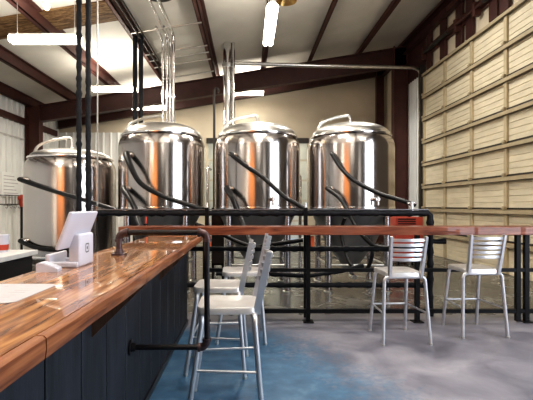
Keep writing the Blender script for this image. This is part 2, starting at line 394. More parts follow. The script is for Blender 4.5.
b = MB(); b.box(XR - .16, XR - .02, DY1 + .0, DY1 + .05, 0, DH + .25); b.box(XR - .16, XR - .14, DY1 - .04, DY1 + .05, 0, DH + .25)
tr = b.build('track', M['grey_dark'], d1, smooth=False)
# lift gear over the door
sh = thing('door_torsion_shaft', 'dark red spring shaft with drums above the tan garage door', 'door gear', (0, 0, 0))
MB().tube([(XR - .17, DY0, 5.66), (XR - .17, DY1 + .1, 5.66)], .035).build('shaft', M['red_steel'], sh)
MB().box(XR - .06, XR - .01, DY0, DY1 + .04, 5.60, 5.86).build('bearing_beam', M['red_steel_light'], sh, smooth=False)
for y0, y1 in ((9.9, 11.2), (7.2, 8.4)):
    MB().tube([(XR - .17, y0, 5.66), (XR - .17, y1, 5.66)], [.05, .075, .075, .075, .05], 14).build('spring', M['grey_dark'], sh)
for y in (11.35, 9.55, 8.75):
    MB().box(XR - .2, XR - .05, y - .05, y + .05, 5.5, 5.8, .01).build('bearing_bracket', M['red_steel_light'], sh, smooth=False)
for y in (11.2, 10.4, 9.6, 9.15, 8.25, 7.9):
    b = MB(); b.box(XR - .07, XR - .01, y - .14, y + .14, DH + .02, roof(XR))
    struct(b.build('door_header_post', M['red_steel'], smooth=False), 'short dark red post above the garage door', 'wall beam')['group'] = 'short posts over the garage door'

# ---- patch of old boards in the roof
b = MB()
for k in range(5):
    y = 7.9 + k * .165
    b.poly([(-6.8, y, roof(-6.8) + .225), (-2.65, y, roof(-2.65) + .225), (-2.65, y, roof(-2.65) + .25), (-6.8, y, roof(-6.8) + .25)], (0, .158, 0))
tag(b.build('roof_boards', M['oldwood'], smooth=False), 'strip of weathered brown boards across the roof at upper left', 'boards')
# ---- bracing rods, conduits
for k, y in enumerate((8.9, 10.17, 10.6, 11.1, 12.1)):
    w = ('nearest of the five between its two purlins', 'second of the five counted from the viewer', 'middle one of the five', 'second of the five counted from the deep rafter', 'closest of the five to the deep rafter')[k]
    tag(MB().tube([(-2.6, y, roof(-2.6) - .02), (-1.03, y, roof(-1.03) - .02)], .022, 8).build('brace_rod', M['galv']), 'thin grey roof brace rod, ' + w, 'rod', 'brace rods between the purlins')
for x, lab in ((-2.46, 'grey conduit running back along the purlin above the tanks, the one beside the purlin'), (-2.36, 'grey conduit running back along the purlin above the tanks, the one farther from the purlin')):
    tag(MB().tube([(x, 4.5, roof(x) - .04), (x, 12.6, roof(x) - .04)], .022, 8).build('ceiling_conduit', M['grey_dark']), lab, 'conduit', 'conduits along the purlin')
# silver drops behind second tank
for k, px in enumerate((162.8, 166.8, 170.0, 173.3)):
    X = (px - 248) * 9.3 / 400; zt = roof(X) - (.10, .02, .12, .0)[k]
    pts = [(X, 9.3, 0), (X, 9.3, zt - .2), (X, 9.28, zt - .06), (X, 9.2, zt), (X, 9.05, zt + .0), (X, 6.2 if k in (1, 3) else 8.6, zt)]
    tag(MB().tube(pts, (.028, .026, .026, .038)[k], 10).build('steel_riser_pipe', M['chrome']),
        'slim shiny steel riser pipe behind the second tank, ' + ('leftmost of the four', 'second of four from the left', 'third of four from the left', 'thickest and rightmost of the four')[k], 'pipe', 'steel riser pipes behind the second tank')
for k, px in enumerate((135, 141)):
    X = (px - 248) * 9.2 / 400
    tag(MB().tube([(X, 9.2, 0), (X, 9.2, roof(X) + .05)], .05, 10).build('insulated_drop_pipe', M['foam']),
        'black insulated drop pipe behind the second tank, ' + ('left one of the pair', 'right one of the pair')[k], 'pipe', 'black drop pipes behind the second tank')
# vent stack + cross pipe
vs = thing('vent_stack', 'thick steel vent stack rising behind the third tank to the roof', 'pipe', (-.56, 10.9, 0))
MB().tube([(0, 0, 0), (0, 0, roofz(-.56))], .115, 24).build('stack_pipe', M['chrome'], vs)
MB().lathe([(.0, 0), (.15, 0), (.15, .10), (.0, .10)], 24, (0, 0, 5.12)).build('collar', M['galv'], vs)
MB().tube([(.16, 0, 2), (.16, 0, roofz(-.5))], .045, 12).build('side_pipe', M['chrome'], vs)
tag(MB().tube([P(233, 63, 10.95), P(320, 66, 11.2), P(404, 67.4, 11.5), P(414, 68, 11.6), P(420, 72, 11.68), (5.03, 11.7, 4.9), (5.03, 11.7, 3.5), (5.03, 11.7, .02)], .05, 10, smooth=4).build('cross_pipe', M['galv']),
    'long grey pipe crossing under the rafter from the steel stack to the garage door', 'pipe')
tag(MB().tube([P(219, 92, 9.5), P(218, 89, 9.5), P(216, 88, 9.5), P(214.4, 90, 9.5), P(214.2, 96, 9.5), P(214.2, 150, 9.5), P(214.2, 264.5, 9.5)], .03, 8).build('hooked_drop_pipe', M['grey_dark']),
    'thin dark pipe with a hooked top between the second and third tanks', 'pipe')
# roof vent, pendants
rv = thing('roof_vent', 'round dark mesh vent in the roof at the top edge of the view', 'vent', (-1.78, 7.85, roof(-1.78) + .2))
MB().lathe([(0, 0), (.30, 0), (.33, .03), (.33, .07), (0, .07)], 40).build('mesh_disc', M['mesh_grey'], rv)
b = MB(); b.lathe([(.30, -.012), (.345, -.012), (.345, .02), (.30, .02), (.30, -.012)], 40); b.build('rim', M['grey_dark'], rv)
pl = thing('pendant_lamp', 'brass pendant lamp shade at the top edge of the view', 'lamp', P(286.5, 1, 6.0))
MB().lathe([(.155, 0), (.150, .03), (.11, .10), (.05, .15), (.03, .18), (.0, .18), (.028, .165), (.10, .09), (.14, .025), (.155, 0)], 36).build('lamp_shade', M['brass'], pl)
MB().lathe([(0, .03), (.03, .045), (.04, .08), (.025, .12), (0, .13)], 16).build('bulb', M['lamp_white'], pl)
MB().tube([(0, 0, .17), (0, 0, roof(.57) - P(286.5, 1, 6.0).z)], .006, 6).build('cord', M['black'], pl)
p = P(46.5, 10, 6.2)
pb = thing('filament_pendant', 'glowing bare filament bulb hanging near the upper left corner', 'lamp', p)
MB().lathe([(0, 0), (.03, .01), (.045, .05), (.04, .11), (.022, .16), (.018, .18), (0, .18)], 20).build('bulb', M['bulb'], pb)
MB().lathe([(0, .18), (.025, .18), (.025, .26), (.01, .28), (0, .28)], 16).build('socket', M['brass'], pb)
MB().tube([(0, 0, .27), (0, 0, roof(p.x) - p.z)], .006, 6).build('cord', M['black'], pb)
# tube lights
def area(name, loc, rot, sx, sy, power, col):
    l = bpy.data.lights.new(name, 'AREA'); l.shape = 'RECTANGLE'; l.size = sx; l.size_y = sy; l.energy = power; l.color = col
    o = bpy.data.objects.new(name, l); o.location = loc; o.rotation_euler = rot; COL.objects.link(o); return o
def tube_lamp(px, py, d, label, along='X', L=1.22):
    p = P(px, py, d)
    t = thing('fluorescent_lamp', label, 'lamp', p, 0 if along == 'X' else PI / 2, 'lit strip lamps under the roof')
    MB().poly([(-L / 2, -.06, .06), (-L / 2, .06, .06), (-L / 2, .04, .10), (-L / 2, -.04, .10)], (L, 0, 0)).build('housing', M['lamp_white'], t, smooth=False)
    for y in (-.045, .045): MB().tube([(-L / 2 + .02, y, .0), (L / 2 - .02, y, .0)], .055, 14).build('tube', M['tube_light'], t)
    h = roof(p.x) - p.z
    area('extra_downlight', p + Vector((0, 0, -.06)), (0, 0, 0 if along == 'X' else PI / 2), L, .1, 45, (1, .93, .82))
    a_ = area('extra_uplight', p + Vector((0, 0, .12)), (PI, 0, 0 if along == 'X' else PI / 2), L, .12, 45, (1, .93, .82))
    for s in (-1, 1): MB().tube([(s * L * .4, 0, .09), (s * L * .4, 0, h)], .006, 6).build('hanging_wire', M['galv'], t)
    return t
tube_lamp(46, 40, 6.8, 'lit strip lamp at the upper left, in front of the roof boards')
tube_lamp(115, 89.5, 10.6, 'lit strip lamp between the two black risers and the second tank')
tube_lamp(149, 108, 13.6, 'small lit strip lamp just above the second tank dome')
tube_lamp(246, 93.5, 13.6, 'small lit strip lamp under the rafter beside the steel vent stack')
tube_lamp(270, 27, 7.25, 'lit strip lamp pointing at the viewer, top centre beside the brass pendant', 'Y', 1.5)

# ------------------------------------------------------------------ counter
ZC, XE, XB, XI = 1.06, -.45, -.70, -.958
Y0, Y1 = -.35, 3.92
ct = MB()
# top slab with a gently wavering live edge
ys = [Y0 + (Y1 - Y0) * k / 60 for k in range(61)]
def ex(y): return XE + .0025 * math.sin(y * 5.1) + .0015 * math.sin(y * 13.3 + 1)
ct.poly([(XI, Y0, ZC - .05)] + [(ex(y) - .022, y, ZC - .05) for y in ys] + [(XI, Y1, ZC - .05)], (0, 0, .05))
cto = tag(ct.build('wood_counter', M['counter'], smooth=False), 'long glossy amber wood counter top reflecting the tanks', 'counter')
bm = bmesh.new(); bm.from_mesh(cto.data)
bmesh.ops.bevel(bm, geom=[e for e in bm.edges if all(v.co.z > ZC - .001 for v in e.verts)], offset=.004, segments=2, affect='EDGES'); bm.to_mesh(cto.data); bm.free()
def edge_strip(y0, y1, th=.052):
    n = max(2, int((y1 - y0) * 14)); b = MB(); yy = [y0 + (y1 - y0) * k / n for k in range(n + 1)]
    prof = [(-.0225, .0), (-.006, -.0005), (.0, -.006), (.001, -th * .6), (-.002, -th), (-.0225, -th)]
    rings = [[b.bm.verts.new((ex(y) + px, y, ZC + pz)) for px, pz in prof] for y in yy]
    for A, B in zip(rings, rings[1:]):
        for q in range(len(prof)): b.bm.faces.new((A[q], A[(q + 1) % len(prof)], B[(q + 1) % len(prof)], B[q]))
    b.bm.faces.new(rings[0]); b.bm.faces.new(rings[-1][::-1])
    return b.build('edge_board', M['edge'], cto, smooth=False)
edge_strip(Y0, .893); edge_strip(.898, 1.775); edge_strip(1.778, Y1)
bb = thing('clad_counter_cabinet', 'counter front of upright charcoal boards under the amber top', 'counter', (0, 0, 0))
bwid = .3025; y = -.13; k = 0
YE = 4.62
while y < YE - .15:
    y1 = min(y + bwid, YE)
    MB().box(XB - .022, XB, y + .006, y1 - .006, 0, ZC - .052, .005).build('board', M['navy'], bb, smooth=False)
    y = y1
MB().box(XB - .06, XB - .024, Y0 + .1, YE, 0, ZC - .052).build('backing', M['cab'], bb, smooth=False)
MB().box(XI + .03, XB - .062, YE - .04, YE, 0, ZC - .052).build('end_panel', M['cab'], bb, smooth=False)
for yb in (1.79, 3.15):
    b = MB(); b.poly([(XB, yb, ZC - .05), (XE - .008, yb, ZC - .05), (XE - .008, yb, ZC - .062), (XB, yb, ZC - .30)], (0, .022, 0)); b.build('bracket', M['corbel'], bb, smooth=False)
MB().box(XB + .001, XB + .012, Y0 + .1, YE, 0, .05).build('kick_strip', M['cab'], bb, smooth=False)

# pipe rail on the counter
YP = 2.37
def flange(b, c, ax, r=.045):
    c = Vector(c); ax = Vector(ax)
    b.tube([c, c + ax * .012], r, 24); b.tube([c + ax * .012, c + ax * .035], [r * .62, r * .5], 16)
    return b
pr = thing('pipe_rail', 'black iron pipe rail bolted to counter top and dropping to its front boards', 'rail', (0, 0, 0))
XV, XF = -.243, -.764; ZT, ZB = 1.193, .513
MB().tube([(XF, YP, ZC + .03), (XF, YP, ZT - .03)], .0165, 14).build('upright', M['iron_fit'], pr)
MB().tube([(XF + .03, YP, ZT), (XV - .03, YP, ZT)], .0165, 14).build('top_pipe', M['iron'], pr)
MB().tube([(XV, YP, ZT - .03), (XV, YP, ZB + .03)], .0165, 14).build('upright', M['iron'], pr)
MB().tube([(XV - .03, YP, ZB), (XB + .03, YP, ZB)], .0165, 14).build('bottom_pipe', M['iron'], pr)
flange(MB(), (XF, YP, ZC), (0, 0, 1)).build('flange', M['iron_fit'], pr)
flange(MB(), (XB, YP, ZB), (1, 0, 0)).build('flange', M['iron'], pr)
def elbow(c, a, bdir):
    c, a, bdir = Vector(c), Vector(a), Vector(bdir); r = .042
    o = c + a * r + bdir * r
    pts = [o - bdir * r * math.cos(t) - a * r * math.sin(t) for t in [k * PI / 2 / 8 for k in range(9)]]
    b = MB(); b.tube(pts, .0225, 14); b.tube([pts[0] + a * .012, pts[0] - a * .004], .027, 14); b.tube([pts[-1] + bdir * .012, pts[-1] - bdir * .004], .027, 14)
    return b.build('elbow', M['iron_fit'], pr)
elbow((XF, YP, ZT), (1, 0, 0), (0, 0, -1)); elbow((XV, YP, ZT), (-1, 0, 0), (0, 0, -1)); elbow((XV, YP, ZB), (-1, 0, 0), (0, 0, 1))

# things on the counter
pos = thing('point_of_sale_tablet', 'white tablet leaning on its white stand on the amber counter', 'tablet', (0, 0, ZC))
zc = 1.323 - ZC; zb = 1.154 - ZC
up = Vector((-.785 + .85, 0, zc - zb)); L = up.length; ang = math.atan2(up.x, up.z)
mt = Matrix.Translation((-.8175, 1.925, (zc + zb) / 2)) @ Matrix.Rotation(ang, 4, 'Y')
MB().box(-.008, .008, -.155, .155, -L / 2, L / 2, .006, mt).build('tablet_back', M['white_pl'], pos)
MB().box(-.0105, -.0078, -.14, .14, -L / 2 + .012, L / 2 - .012, 0, mt).build('screen', M['screen'], pos)
st = MB().box(-.848, -.792, 1.885, 2.055, .0, .158, .012).build('stand_post', M['white_pl'], pos)
lg = MB()
def rrect(w, h, r, n=5):
    out = []
    for cx, cy, a0 in ((w / 2 - r, h / 2 - r, 0), (-w / 2 + r, h / 2 - r, 90), (-w / 2 + r, -h / 2 + r, 180), (w / 2 - r, -h / 2 + r, 270)):
        for k in range(n + 1): a = math.radians(a0 + 90 * k / n); out.append((cx + r * math.cos(a), cy + r * math.sin(a)))
    return out
def ring_logo(b, x, yc, zc_, w, t):
    A = rrect(w, w, w * .25); B = rrect(w - 2 * t, w - 2 * t, w * .16); n = len(A)
    va = [b.bm.verts.new((x, yc + p, zc_ + q)) for p, q in A]; vb = [b.bm.verts.new((x, yc + p, zc_ + q)) for p, q in B]
    for i in range(n): b.bm.faces.new((va[i], va[(i + 1) % n], vb[(i + 1) % n], vb[i]))
ring_logo(lg, -.7915, 1.97, .085, .046, .006)
C = rrect(.014, .014, .003); lg.bm.faces.new([lg.bm.verts.new((-.7915, 1.97 + p, .085 + q)) for p, q in C])
lg.build('emblem', M['ink'], st)
b = MB(); b.box(-.952, -.80, 1.875, 1.905, 0, .026, .006); b.box(-.952, -.80, 2.035, 2.06, 0, .026, .006); b.box(-.952, -.93, 1.875, 2.06, 0, .062, .006); b.box(-.945, -.80, 1.89, 2.05, 0, .008, .002)
b.build('stand_base', M['white_pl'], pos)
cr = thing('card_reader', 'small white wedge card reader beside the tablet stand', 'card reader', (-.885, 1.78, ZC), .15)
MB().poly([(-.044, -.032, 0), (.044, -.032, 0), (.044, -.032, .014), (-.026, -.032, .042), (-.044, -.032, .038)], (0, .064, 0)).build('dock', M['white_pl'], cr, smooth=False)
MB().box(-.028, .028, -.026, .026, -.002, .002, .001, Matrix.Translation((.006, 0, .030)) @ Matrix.Rotation(.38, 4, 'Y')).build('reader', M['white_pl'], cr, smooth=False)
mn = thing('menu_sheet', 'white printed menu sheet lying on the counter before the card reader', 'paper', (-.826, 1.33, ZC + .001))
MB().poly([(x, y, 0) for x, y in rrect(.255, .29, .03)], (0, 0, .002)).build('sheet', M['paper'], mn, smooth=False)
b = MB()
for k in range(7):
    for s in (-1, 1):
        w = .04 + .03 * random.random(); b.box(s * .058 - w / 2 * 1, s * .058 + w / 2, -.11 + k * .035, -.104 + k * .035, .002, .0024)
b.build('print', M['print'], mn, smooth=False)

# ------------------------------------------------------------------ standing ledge and railing
YR = 4.66
lb = MB(); lb.box(-1.46, 4.3, 4.5, 4.84, 1.022, 1.115, .006)
tag(lb.build('standing_ledge', M['ledge'], smooth=False), 'long reddish wood drink ledge on black posts in front of the tanks', 'ledge')
rl = thing('railing', 'black steel railing with square posts under the wood ledge', 'railing', (0, 0, 0))
for x, top in ((-.50, 1.28), (.70, 1.29), (1.97, 1.022), (3.24, 1.022)):
    w = .024
    p_ = MB().box(x - w, x + w, YR - w, YR + w, .012, 1.020).build('post', M['black'], rl, smooth=False)
    MB().box(x - .06, x + .06, YR - .06, YR + .06, 0, .012, .003).build('foot_plate', M['black'], p_, smooth=False)
    if x > 3: MB().box(x - .10 - w, x - .10 + w, YR - w, YR + w, .012, 1.020).build('post', M['black'], rl, smooth=False)
for z0, z1 in ((.585, .625), (.105, .15)):
    MB().box(-.50, 4.2, YR - .02, YR + .02, z0, z1).build('rail', M['black'], rl, smooth=False)
for x in (-.50, .70):
    cl_ = tag(MB().box(x + .026, x + .07, YR - .03, YR + .03, .88, 1.0, .008).build('orange_clamp', M['orange'], smooth=False), 'orange clamp on the railing post ' + ('beside the iron pipe rail, left of the stools' if x < 0 else 'right of the three stools at the counter'), 'clamp', 'orange clamps on railing posts')

# ------------------------------------------------------------------ insulated coolant pipes behind the ledge
YM = 4.92
def coolant(pts, label, r=.03, ties=.16, seed=0):
    pts = [Vector(p) for p in pts]
    t = thing('coolant_pipe', label, 'pipe', (0, 0, 0), 0, 'black wrapped coolant pipes')
    # lumpy wrapped sleeve
    dense = []
    for a, b in zip(pts, pts[1:]):
        n = max(2, int((b - a).length / .045)); dense += [a + (b - a) * (k / n) for k in range(n)]
    dense.append(pts[-1]); rnd = random.Random(seed)
    rr = [r * (1 + rnd.uniform(-.15, .12)) for _ in dense]; q = 2
    while q < len(rr): rr[q] *= 1.28; q += rnd.choice((3, 4, 4, 5))
    MB().tube(dense, rr, 12).build('sleeve', M['foam'], t)
    return t
xl, xr = -1.86, 2.21
coolant([(xl, YM, 1.262), (xr, YM, 1.262), (xr + .03, YM, 1.235), (xr + .03, YM, .0)], 'topmost black wrapped coolant pipe, turning down at its right end near the red chest', .034, seed=1)
coolant([(-1.2, YM, .823), (xr, YM, .823)], 'middle black wrapped coolant pipe seen just under the wood ledge', .03, seed=2)
coolant([(-.9, YM, .378), (xr - .05, YM, .378)], 'lowest black wrapped coolant pipe behind the railing', .03, seed=3)
coolant([(-.4, YM + .1, .50), (.2, YM + .1, .50), (.75, YM + .1, .47), (1.1, YM + .1, .52), (1.45, YM + .1, .60)], 'sagging black wrapped line between the railing rails', .025, seed=4)
coolant([(-2.10, YM + .05, .0), (-2.10, YM + .05, 4.6), (-2.10, YM + .05, roof(-2.1) + .15)], 'tall black wrapped riser before the shortest tank, the left one of two', .030, seed=5)
coolant([(-1.985, YM + .05, .0), (-1.985, YM + .05, 4.6), (-1.985, YM + .05, roof(-1.98) + .15)], 'tall black wrapped riser before the shortest tank, the right one of two', .030, seed=6)
tag(MB().tube([P(97.5, 207, 5.2), P(97.5, -70, 5.2)], .011, 8).build('thin_riser_pipe', M['galv']), 'thin grey riser beside the two tall black risers', 'pipe')
tag(MB().box(xl, xr, YM - .03, YM + .03, 1.300, 1.312).build('pipe_tray', M['tray'], smooth=False), 'thin grey steel tray strip resting on the top coolant pipe', 'tray')
# short support posts carrying the top pipe above the ledge
for x, lab in ((-.50, 'beside the iron pipe rail'), (.70, 'above the railing post with a clamp')):
    s_ = thing('pipe_support', 'short black support with steel bolt holding coolant pipes ' + lab, 'bracket', (x, YM - .06, 0), 0, 'pipe supports')
    MB().box(-.022, .022, -.02, .02, 0, 1.33).build('upright', M['black'], s_, smooth=False)
    MB().tube([(0, 0, 1.33), (0, 0, 1.39)], .014, 10).build('bolt', M['chrome'], s_)
tag(MB().tube([P(432, 241, YM), P(437, 241.5, YM), P(445, 241, YM)], [.03, .03, .04], 10).build('pipe_stub', M['rubber']), 'short black capped pipe stub pointing at the garage door', 'pipe')
vp = thing('valve_tee', 'small steel valve standing on the right end of the top coolant pipe', 'valve', P(412, 213, YM))
MB().tube([(0, 0, 0), (0, 0, .14)], .02, 10).build('valve_body', M['chrome'], vp)
MB().tube([(-.06, 0, .12), (.06, 0, .12)], .015, 10).build('handle', M['chrome'], vp)

rv2 = thing('drain_valve', 'small red valve with a black lever under the coolant pipe near the counter end', 'valve', P(146, 219, YM - .05))
MB().tube([(0, 0, .03), (0, 0, -.06)], .014, 12).build('valve_body', M['red'], rv2)
b = MB(); b.tube([(-.06, -.02, -.09), (.06, -.02, -.09)], .016, 10); b.tube([(0, -.02, -.115), (0, -.02, -.055)], .026, 12); b.build('lever', M['rubber'], rv2)
# ------------------------------------------------------------------ tanks
TY, TR = 6.75, .715
tanks = [(71.5, 2.13), (162.5, 2.5), (257.3, 2.5), (350, 2.5)]
labels = ['shortest steel tank, at the left behind the tablet and twin black risers', 'steel tank above the tablet and counter end, second from the left',
          'steel tank straight behind the three counter stools, third from the left', 'steel tank nearest the garage door, behind the stool facing away']
def tank(i):
    px, zr = tanks[i]; X = (px - 248) * TY / 400
    t = thing('brewing_tank', labels[i], 'tank', (X, TY, 0), 0, 'stainless brewing tanks in a row')
    zb = 1.31 if i else .55
    MB().lathe([(TR - .02, zb - .012), (TR, zb), (TR, zr - .20), (TR - .008, zr - .13), (TR - .03, zr - .07), (TR - .06, zr - .025), (TR - .09, zr)], 96).build('body', M['steel'], t)
    R = TR - .075; hgt = .21 if i else .15
    MB().lathe([(R + .0, zr - .012), (R + .012, zr + .006), (R, zr + .022)] + [(R * math.cos(a) ** .8, zr + .015 + hgt * math.sin(a)) for a in [k * PI / 2 / 12 for k in range(1, 12)]] + [(0, zr + .015 + hgt)], 96).build('dome', M['dome'], t)
    MB().lathe([(R - .02, zr - .016), (R + .03, zr - .016), (R + .034, zr), (R + .03, zr + .012), (R - .02, zr + .012)], 96).build('rim_ring', M['chrome'], t)
    MB().lathe([(TR + .004, zb - .012), (TR + .008, zb + .01), (TR + .004, zb + .03), (TR - .02, zb + .03), (TR - .02, zb - .012), (TR + .004, zb - .012)], 96).build('base_ring', M['chrome'], t)
    if i:
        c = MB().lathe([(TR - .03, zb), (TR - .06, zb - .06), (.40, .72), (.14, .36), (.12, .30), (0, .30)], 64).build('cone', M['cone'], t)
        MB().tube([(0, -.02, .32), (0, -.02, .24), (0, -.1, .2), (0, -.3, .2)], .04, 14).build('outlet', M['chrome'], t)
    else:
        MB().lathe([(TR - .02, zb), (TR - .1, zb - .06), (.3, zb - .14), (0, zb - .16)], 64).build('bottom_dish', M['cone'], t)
    for sx in (-1, 1):
        for sy in (-1, 1):
            l = MB().tube([(sx * .46, sy * .46, .03), (sx * .46, sy * .46, zb + .05)], .052, 16).build('leg', M['leg'], t)
            MB().lathe([(0, 0), (.075, 0), (.075, .015), (.04, .03), (0, .03)], 20, (sx * .46, sy * .46, 0)).build('foot', M['galv'], l)
    for a, b_ in (((-.46, -.46), (.46, -.46)), ((-.46, .46), (.46, .46)), ((-.46, -.46), (-.46, .46)), ((.46, -.46), (.46, .46))):
        MB().tube([(a[0], a[1], .42), (b_[0], b_[1], .42)], .02, 10).build('brace', M['galv'], t)
    # spray pipe arching over the dome
    zt = zr + hgt
    arm = MB().tube([(-.56, -.12, zr + .03), (-.555, -.12, zr + .12), (-.49, -.10, zr + .23), (-.3, -.06, zr + .315), (-.08, -.01, zr + .365), (-.02, 0, zr + .36), (0, 0, zr + .32), (0, 0, zt)], .024, 12, smooth=5).build('spray_pipe', M['galv'], t)
    MB().lathe([(0, 0), (.07, 0), (.07, .03), (.04, .04), (.035, .07), (0, .07)], 20, (0, 0, zt)).build('top_fitting', M['galv'], t)
    MB().tube([(.28, -.2, zt - .09), (.28, -.2, zt - .01)], .025, 12).build('relief_valve', M['chrome'], t)
    if i:   # sample valve low on the front
        X0, Y0_ = .20, -math.sqrt(TR ** 2 - .2 ** 2)
        v = MB().tube([(X0, Y0_, 1.45), (X0 + .02, Y0_ - .1, 1.45)], .03, 12); v.tube([(X0 + .02, Y0_ - .1, 1.49), (X0 + .02, Y0_ - .1, 1.36)], .018, 10); v.build('sample_valve', M['chrome'], t)
    return t
T = [tank(i) for i in range(4)]
def hit(i, px, py):      # point on the skin of a tank
    X = (tanks[i][0] - 248) * TY / 400; k = (px - 248) / 400
    A = 1 + k * k; B = -2 * (k * X + TY); C = X * X + TY * TY - TR * TR
    y = (-B - math.sqrt(max(0, B * B - 4 * A * C))) / (2 * A)
    return P(px, py, y)
def port(i, px, py):
    p = hit(i, px, py); c = Vector((T[i].location.x, TY, p.z)); n = (p - c).normalized(); l = p - T[i].location
    MB().tube([l - n * .01, l + n * .05], .048, 16).build('port', M['chrome'], T[i])
    return p, n
def hose(i, pts, label, r=(.045, .04, .034, .03), start=True):
    out = []
    if start:
        p, n = port(i, *pts[0]); out = [p + n * .02, p + n * .07]
        pts = pts[1:]
    out += [P(*q) for q in pts]
    tag(MB().tube(out, list(r), 12, smooth=6).build('coolant_hose', M['rubber']), label, 'hose', 'black hoses from the tanks')
hose(1, [(130, 155), (131.5, 168, 5.85), (141.5, 184, 5.7), (162.5, 196, 5.5), (186, 204, 5.2), (203, 209.5, 4.98)], 'black hose from the upper port of the second tank to the top pipe', (.05, .05, .04, .034, .03, .03))
hose(1, [(127, 189), (130, 199, 5.9), (136, 211, 5.7), (140, 226, 5.4), (150, 236, 5.2), (168, 246, 5.0)], 'black hose from the lower port of the second tank', (.048, .045, .04, .034, .028))
hose(2, [(233.6, 155), (246, 166, 5.85), (262.5, 177, 5.65), (283.5, 196, 5.3), (297, 204, 5.1), (306, 210, 4.98)], 'black hose slanting across the front of the third tank', (.036, .033, .031, .03, .028))
hose(2, [(229.7, 189), (233, 199, 5.85), (238, 212, 5.7), (246, 232, 5.4), (252, 245, 5.15), (262, 249, 5.0)], 'black hose from the lower port of the third tank', (.048, .045, .04, .034, .028))
hose(3, [(334, 155), (342, 169, 5.85), (355, 181, 5.65), (379, 193.5, 5.35), (400, 200, 5.1), (415, 205, 4.95)], 'black hose across the fourth tank to the steel valve', (.036, .033, .031, .03, .028))
hose(3, [(330, 189), (340, 198, 5.8), (347, 209, 5.6), (356, 226, 5.4), (364, 237, 5.2), (375, 246, 5.1), (390, 248, 5.0)], 'black hose from the lower port of the fourth tank to the middle pipe', (.04, .036, .033, .03, .028))
hose(3, [(370, 238, 5.35), (372, 248, 5.3), (371, 260, 5.3), (365, 270, 5.35), (352, 266, 5.5), (345, 250, 5.7), (341, 232, 5.8), (345, 218, 5.7)], 'black hose looping under the cone of the fourth tank', (.026, .026), start=False)
hose(0, [(25.5, 180), (49, 189.6, 5.9), (81, 199, 5.5), (105, 206.5, 5.15), (118, 211, 4.98)], 'black hose slanting across the shortest tank from its upper port', (.036, .033, .031, .03, .028))
hose(0, [(25.5, 241), (37, 248, 6.0), (56, 250, 5.85), (75, 250, 5.75), (92, 246, 5.6)], 'black hose low on the shortest tank above the counter', (.036, .033, .031, .03, .028))
hose(2, [(196, 224, 5.3), (214, 231, 5.2), (250, 246, 5.1), (268, 245, 5.0), (303, 240, 4.97)], 'black hose curving just under the wood ledge behind the counter stools', (.026, .026), start=False)

# process lines and control box between the tanks
for px, d, h, lab in ((300, 7.5, 1.9, 'steel process pipe on the floor between third and fourth tanks, left one of two'), (317, 7.3, 1.6, 'steel process pipe on the floor between third and fourth tanks, right one of two'), (207.5, 7.9, 2.1, 'steel process pipe standing between the second and third tanks')):
    t = thing('process_pipe', lab, 'pipe', P(px, 206, d) * 1.0, 0, 'process pipes between the tanks'); t.location.z = 0
    b = MB(); b.tube([(0, 0, 0), (0, 0, h - .1), (0, .03, h), (0, .13, h + .03), (0, .6, h + .03)], .035, 12); b.build('pipe_run', M['chrome'], t)
    for z in (.5, .95, 1.3): MB().tube([(0, 0, z), (0, 0, z + .05)], .055, 14).build('clamp', M['galv'], t)
    MB().tube([(0, 0, .75), (.1, -.04, .75), (.16, -.04, .72)], .022, 10).build('valve', M['galv'], t)
    MB().lathe([(0, 0), (.08, 0), (.08, .02), (0, .02)], 16).build('floor_flange', M['galv'], t)
cb = thing('control_box', 'dark upright control box between second and third tanks behind the ledge', 'cabinet', P(218, 206, 7.3) * 1.0); cb.location.z = 0
MB().box(-.11, .11, -.1, .1, .28, 1.32, .008).build('box_body', M['black'], cb, smooth=False)
MB().box(-.095, .095, -.108, -.1, .32, 1.28, .003).build('box_door', M['cab'], cb, smooth=False)
for sx in (-1, 1): MB().box(sx * .09 - .02, sx * .09 + .02, -.06, .06, 0, .285).build('leg', M['black'], cb, smooth=False)

